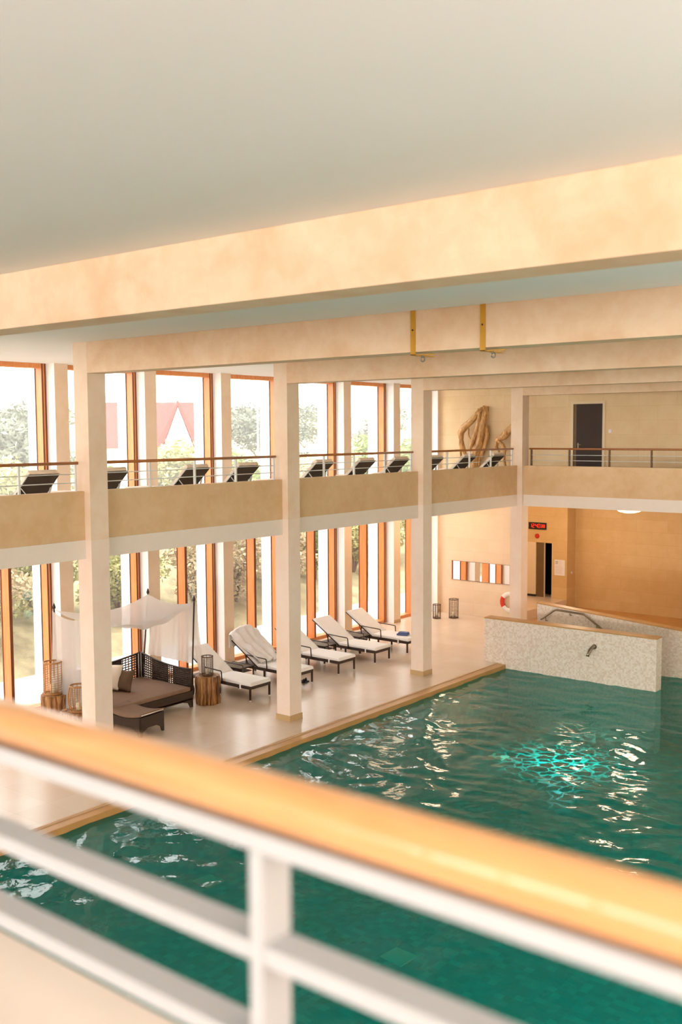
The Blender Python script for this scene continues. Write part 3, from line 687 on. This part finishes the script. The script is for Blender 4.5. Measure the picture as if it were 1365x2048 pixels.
o = drift().build('driftwood_sculpture', 'driftwood'); o.location = (0, 28.08, 0); tag(o, 'tall twisted driftwood sculpture against the upper far wall', 'sculpture', 'driftwood sculptures')
g = MB(); A = lambda pts, rs: g.tube([(x, dy, z) for x, z, dy in pts], rs, 10, wob=.4)
A([(-15.3, 6.4, 0), (-15.6, 6.12, 0), (-15.85, 5.85, 0), (-16.1, 5.72, 0), (-16.12, 5.5, 0), (-16.0, 5.35, 0)], [.06, .12, .12, .08, .05, .03])
A([(-16.05, 5.72, -.04), (-15.9, 5.62, -.05), (-15.8, 5.45, -.04), (-15.84, 5.15, 0), (-15.78, 4.85, 0), (-15.74, 4.52, 0)], [.05, .05, .06, .05, .04, .05])
A([(-15.5, 6.0, .03), (-15.5, 5.4, .03), (-15.62, 4.9, 0), (-15.6, 4.52, 0)], [.08, .09, .07, .08])
o = g.build('driftwood_sculpture', 'driftwood'); o.location = (0, 28.1, 0); tag(o, 'smaller driftwood sculpture mostly hidden by the corner column', 'sculpture', 'driftwood sculptures')
# upper door
d = struct(empty('door_1', (-13.12, YFAR, GF)))
MB().box(-.545, -.47, -.03, .02, 0, 2.375).box(.465, .54, -.03, .02, 0, 2.375).box(-.47, .465, -.03, .02, 2.3, 2.375).build('door_frame', 'frame_cream', d)
MB().box(-.47, -.37, -.004, .0, 0, 2.3).build('side_strip', 'door_taupe', d)
q = MB().box(-.37, .465, -.012, -.002, 0, 2.3).build('door_leaf', 'door_brown', d)
MB().tube([(-.31, -.012, 1.09), (-.31, -.06, 1.09), (-.2, -.06, 1.09)], .011, 8).box(-.33, -.29, -.016, -.012, .95, 1.14).build('door_handle', 'steel', q)
sw = B('wall_switch', 'paper', -.05, .05, -.02, 0, -.05, .05, bev=.004); sw.location = (-12.42, YFAR, 5.99); tag(sw, 'small white square switch right of the upper door', 'switch')
# mirror strip
g = thing('wall_mirror', 'long horizontal mirror strip on the lower far wall', 'mirror', (-16.8, YFAR, 1.45))
MB().box(-1.08, 1.08, -.012, -.002, -.305, .305).build('mirror_glass', 'mirror', g)
MB().box(-1.09, 1.09, -.018, 0, -.32, -.305).box(-1.09, 1.09, -.018, 0, .305, .315).build('mirror_edge', 'steel', g)
# life ring
g = thing('life_ring', 'red and white life ring hanging low beside the corner column', 'life ring', (-15.68, YFAR-.07, .59))
q = MB(); n = 40; sg = 12
rings = [[q.bm.verts.new(((.26+.075*math.cos(2*PI*j/sg))*math.cos(2*PI*i/n), .055*math.sin(2*PI*j/sg), (.26+.075*math.cos(2*PI*j/sg))*math.sin(2*PI*i/n))) for j in range(sg)] for i in range(n)]
for i in range(n):
    for j in range(sg):
        f = q.bm.faces.new((rings[i][j], rings[i][(j+1) % sg], rings[(i+1) % n][(j+1) % sg], rings[(i+1) % n][j])); f.smooth = True
        a = (i+.5)/n*360; f.material_index = 0 if min(abs(a-c) for c in (0, 180, 360)) < 34 or min(abs(a-c) for c in (90, 270)) < 0 else 1
q.build('ring_body', ['ring_red', 'ring_white'], g)
MB().tube([(0, .03, .26), (0, .07, .26)], .02, 8).build('hook', 'steel', g)
# corridor: clock, button, sign, doorway
g = thing('digital_clock', 'black digital wall clock with red digits above the corridor door', 'clock', (-17.19, 33.0, 2.585), 0)
MB().box(-.35, .35, -.06, 0, -.125, .125, bev=.015).build('housing', 'black_plastic', g)
SEG = {'0': 'abcdef', '1': 'bc', '2': 'abged', '4': 'fgbc', '3': 'abgcd', '8': 'abcdefg', '7': 'abc'}
dg = MB()
for ch, x in zip('124038', (-.26, -.15, -.03, .08, .18, .27)):
    hgt = .065 if x < .15 else .05; wd = .035 if x < .15 else .028; t = .012
    for s_ in SEG[ch]:
        cx, cz, hz = {'a': (0, hgt, 1), 'g': (0, 0, 1), 'd': (0, -hgt, 1), 'b': (wd, hgt/2, 0), 'c': (wd, -hgt/2, 0), 'f': (-wd, hgt/2, 0), 'e': (-wd, -hgt/2, 0)}[s_]
        a_, b_ = (wd-.006, t/2) if hz else (t/2, hgt/2-.006)
        dg.box(x+cx-a_, x+cx+a_, -.063, -.06, cz-b_+.005, cz+b_+.005)
dg.build('digits', 'led_red', g)
q = MB().tube([(0, 0, 0), (0, -.03, 0), (0, -.06, 0)], [.085, .085, .06], 20).build('alarm_button', 'red_plastic'); q.location = (-17.21, 33.0, 2.215); tag(q, 'round red alarm sounder under the digital clock', 'alarm')
g = thing('notice_sign', 'white printed notice on the wall right of the corridor door', 'sign', (-16.31, 33.0, 1.13))
MB().box(-.2, .2, -.012, 0, -.28, .28).build('board', 'paper', g)
q = MB(); rnd = random.Random(4)
q.box(-.17, -.06, -.0135, -.012, .12, .24)
for i in range(12): q.box(-.17 if i > 4 else -.03, -.17+rnd.uniform(.22, .33), -.0135, -.012, .235-i*.04, .243-i*.04)
q.build('print_lines', 'print_grey', g)
d = struct(empty('door_2', (-17.1, 33.0, 0)))
MB().box(-.52, -.16, .0, .04, 0.08, 1.985).build('side_panel', 'frame_cream', d)
MB().box(-.52, -.16, -.005, .04, 0, .08).build('threshold', 'dark_void', d)
MB().box(-.16, .16, .04, .08, 0, 1.985).build('door_leaf', 'door_taupe', d)
MB().box(.16, .18, .02, .09, 0, 1.985).build('leaf_edge', 'frame_cream', d)
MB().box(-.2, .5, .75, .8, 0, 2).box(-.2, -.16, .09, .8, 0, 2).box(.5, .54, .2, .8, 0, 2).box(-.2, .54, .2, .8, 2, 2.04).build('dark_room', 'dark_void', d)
MB().box(.48, .5, -.01, .04, 0, 1.985).build('door_frame', 'frame_cream', d)
kn = MB().lathe([(.04, 0), (.04, .02), (.025, .04)], (0, 0, 0), 16).build('wall_button', 'paper'); kn.location = (-16.03, 33.34, .94); kn.rotation_euler = (0, PI/2, 0); tag(kn, 'small round white button on the alcove side wall', 'button')

# ------------------------------------------------------------------ ceiling lights under the galleries
def dome(x, y, e, label, r=.3):
    g = thing('ceiling_light', label, 'ceiling light', (x, y, 3.9), 0, 'dome lights under the galleries')
    MB().lathe([(r, 0), (r, -.03), (r*.8, -.09), (r*.4, -.125), (r*.05, -.135)], (0, 0, 0), 28).build('glass_dome', 'lamp_glow', g)
    MB().lathe([(r+.02, 0), (r+.02, -.02)], (0, 0, 0), 28).build('rim', 'white_metal', g)
    l = bpy.data.lights.new('dome_bulb', 'POINT'); l.energy = e; l.color = (1, .80, .56); l.shadow_soft_size = .3
    o = bpy.data.objects.new('dome_bulb', l); S.collection.objects.link(o); o.parent = g; o.location = (0, 0, -.45)
dome(-10.98, 26.35, 50, 'glowing round ceiling light under the far gallery', .35)
for x, y, e in ((-6.5, 27.5, 50), (-14.5, 30.5, 50), (-17.2, 30.5, 40), (-17.3, 26.6, 30), (-17.2, 23.6, 12)):
    dome(x, y, e, 'round dome light on the lower ceiling, hidden from above by the gallery edge')

# ------------------------------------------------------------------ brass brackets on the second beam
for x, l in ((-7.24, 'left of two brass brackets with a round hook on the ceiling beam'), (-6.24, 'right of two brass brackets with a round hook on the ceiling beam')):
    g = thing('beam_bracket', l, 'bracket', (x, 10.55, 6.96), 0, 'brass brackets on the beam')
    MB().box(-.035, .035, -.014, -.002, -.01, .54).build('strap', 'brass', g)
    MB().box(-.03, .27, -.014, .4, -.012, .0).bm.free()
    MB().box(-.035, .035, -.014, .42, -.012, .0).box(.03, .28, .02, .05, -.012, .0).build('foot_plate', 'brass', g)
    MB().tube([(0, -.014, .3), (0, -.022, .3)], .012, 8).build('screw', 'dark_metal', g)
    MB().tube([(.12, .03, -.01), (.12, .03, -.035)], .012, 8).tube([(.12+.028*math.cos(a/16*2*PI), .03, -.062+.028*math.sin(a/16*2*PI)) for a in range(17)], .01, 8).build('hook', 'steel', g)

# ------------------------------------------------------------------ outside
gr = MB()
def terr(x, y):
    d = -19.4-x
    if d < 2.2: return -.06
    h = min((d-2.2)*.36, 2.2)+1.8*min(1, max(0, (d-14)/40))
    return h+.35*noise.noise(Vector((x*.18, y*.18, 0)))*min(1, (d-2.2)/3)+(6.2+1.6*noise.noise(Vector((0, y*.02, 4)))) * min(1, max(0, (d-70)/60))
gr.grid(lambda u, v: (-19.4-(u**2)*170, -40+v*230, terr(-19.4-(u**2)*170, -40+v*230)), 90, 120)
tag(gr.build('dune_ground', 'dune_grass'), 'pale dry dune grass ground rising to a far hill outside the windows', 'ground', kind='stuff')
struct(B('outdoor_paving', 'paving', -21.6, -19.36, -10, 60, -.12, -.02))
def foliage(q, c, rad, n, leaf, rnd, flat=.8):
    for i in range(n):
        while True:
            p = Vector((rnd.uniform(-1, 1), rnd.uniform(-1, 1), rnd.uniform(-1, 1)))
            if .3 < p.length < 1: break
        p = Vector((p.x*rad[0], p.y*rad[1], p.z*rad[2]))+Vector(c)
        s = leaf*rnd.uniform(.6, 1.3); a = Vector((rnd.gauss(0, 1), rnd.gauss(0, 1), rnd.gauss(0, .6))).normalized(); b_ = a.orthogonal().normalized()
        b_ = (Matrix.Rotation(rnd.uniform(0, 6.28), 3, a) @ b_)*s*.45; a = a*s
        vs = [q.bm.verts.new(v) for v in (p-a, p+b_, p+a, p-b_)]; q.bm.faces.new(vs)
def shrub(x, y, h, w, mat, label, seed, cat='bush', trunk=True, leaf=.14, n=900, group=None):
    rnd = random.Random(seed); z = terr(x, y); r = thing({'bush': 'shrub', 'tree': 'pine_tree'}[cat], label, cat, (x, y, z-.05), 0, group)
    t = MB(); k = 5 if cat == 'bush' else 1
    if cat == 'tree':
        t.tube([(0, 0, 0), (.1, .05, h*.4), (-.05, .1, h*.75), (0, 0, h*.95)], [.11, .08, .05, .02], 8)
        for i in range(9):
            a = rnd.uniform(0, 6.28); zz = h*rnd.uniform(.2, .85); t.tube([(0, 0, zz), (w*.7*math.cos(a)*(1-zz/h*.6), w*.7*math.sin(a)*(1-zz/h*.6), zz+.35)], [.035, .012], 5)
    else:
        for i in range(6):
            a = rnd.uniform(0, 6.28); t.tube([(0, 0, 0), (w*.3*math.cos(a), w*.3*math.sin(a), h*.4), (w*.6*math.cos(a), w*.6*math.sin(a), h*.8)], [.04, .03, .01], 5)
    t.build('trunk' if cat == 'tree' else 'stems', 'bark', r)
    f = MB(); m_ = 8
    for i in range(m_):
        a = rnd.uniform(0, 6.28); rr = w*rnd.uniform(.1, .6); zz = h*rnd.uniform(.25, .85)
        k = (1.1-.6*zz/h) if cat == 'tree' else 1
        foliage(f, (rr*k*math.cos(a), rr*k*math.sin(a), zz), (w*.5*k, w*.5*k, h*.2), n//m_, leaf, rnd)
    f.build('foliage', mat, r)
rnd = random.Random(11)
kinds = [('tree', 'pine_green', 'green pine tree outside'), ('bush', 'bush_olive', 'olive green bush outside'), ('bush', 'bush_dry', 'dry pale bush outside')]
idx = 0
for row, (x, hh, ww) in enumerate(((-23.4, 2.6, 1.5), (-26.6, 3.3, 2.1), (-31, 3.5, 2.8))):
    y = 12+row*2.5
    while y < 46+row*8:
        if row == 0: k = rnd.choice([1, 2, 2, 0])
        else: k = rnd.choice([0, 0, 1, 2])
        cat, mat, lb = kinds[k]
        h = hh*rnd.uniform(.8, 1.15)*(1.0 if k else 1.25)
        if row == 2 and y > 19: h *= .72
        shrub(x+rnd.uniform(-.8, .8), y, h, ww*rnd.uniform(.85, 1.1), mat, lb+', '+['first', 'second', 'third'][row]+' row beyond the lower windows', 100+idx, cat, leaf=.085+.03*row, n=4200-900*row, group='%s in the %s row outside the windows' % ({'tree': 'pines', 'bush': 'bushes'}[cat]+(' of dry look' if k == 2 else ''), ['first', 'second', 'third'][row]))
        y += rnd.uniform(1.8, 2.6)+row*.9; idx += 1
# house with the red roof, its white gable to the viewer
def house(loc, rz, w, l, hw, hr, label, gable=True, roof='roof_red'):
    g = thing('house', label, 'house', loc, rz)
    MB().box(-w/2, w/2, -l/2, l/2, 0, hw).build('walls', 'house_white', g)
    MB().prism([(-l/2-.4, hw-.2), (l/2+.4, hw-.2), (0, hw+hr)][::1], -w/2-.3, w/2+.3, 'x').build('roof', roof, g)
    if gable:
        gx = w*.12
        MB().prism([(gx-1.5, 0), (gx+1.5, 0), (gx+1.5, hw-1.2), (gx, hw+hr*.86), (gx-1.5, hw-1.2)], -l/2-1.2, 0, 'y').build('gable_wall', 'house_white', g)
        MB().prism([(gx-2.4, hw-1.6), (gx-1.6, hw-1.2), (gx, hw+hr*.9), (gx+1.6, hw-1.2), (gx+2.4, hw-1.6), (gx, hw+hr*1.02)], -l/2-1.35, .2, 'y').build('gable_roof', roof, g)
        for i in range(4): MB().box(gx-1.0+i*.55, gx-.7+i*.55, -l/2-1.24, -l/2-1.2, hw-.3, hw+.5).build('house_window', 'window_dark', g)
    return g
house((-60.5, 53.6, 2.1), math.radians(49), 9, 6, 3.0, 3.3, 'white house with a steep red roof and pointed gable')
house((-95, 88, 4.2), math.radians(49), 6, 5, 2.6, 2.0, 'small distant white house between pale trees', True, 'house_white')
house((-82, 110, 3.6), math.radians(45), 10, 7, 4.5, 1.6, 'distant low white house among grey trees', False, 'house_white')
for i, (x, y, h, w) in enumerate(((-45, 26, 5.2, 3.4), (-50, 34, 5.0, 4), (-64, 42, 6.2, 4), (-70, 47, 6.5, 4.5), (-52, 60, 3.0, 3), (-66, 70, 6.4, 4.5), (-74, 78, 7.0, 5), (-84, 98, 7.5, 6), (-88, 120, 8, 6), (-70, 96, 6.5, 5), (-96, 150, 9, 7))):
    shrub(x, y, h*.75, w, 'far_green', 'distant pale green tree seen through the upper windows', 300+i, 'bush', leaf=.2, n=3600, group='distant pale trees beyond the upper windows')
for i, (x, y) in enumerate(((-62, 66), (-62, 78.5), (-60, 92))):
    fp = MB().tube([(0, 0, 0), (0, 0, 7.2-.3*i)], [.09, .05], 8).build('flag_pole', 'white_metal'); fp.location = (x, y, terr(x, y)-.05); tag(fp, 'thin white pole standing outside beyond the upper windows', 'pole', 'thin white poles outside')
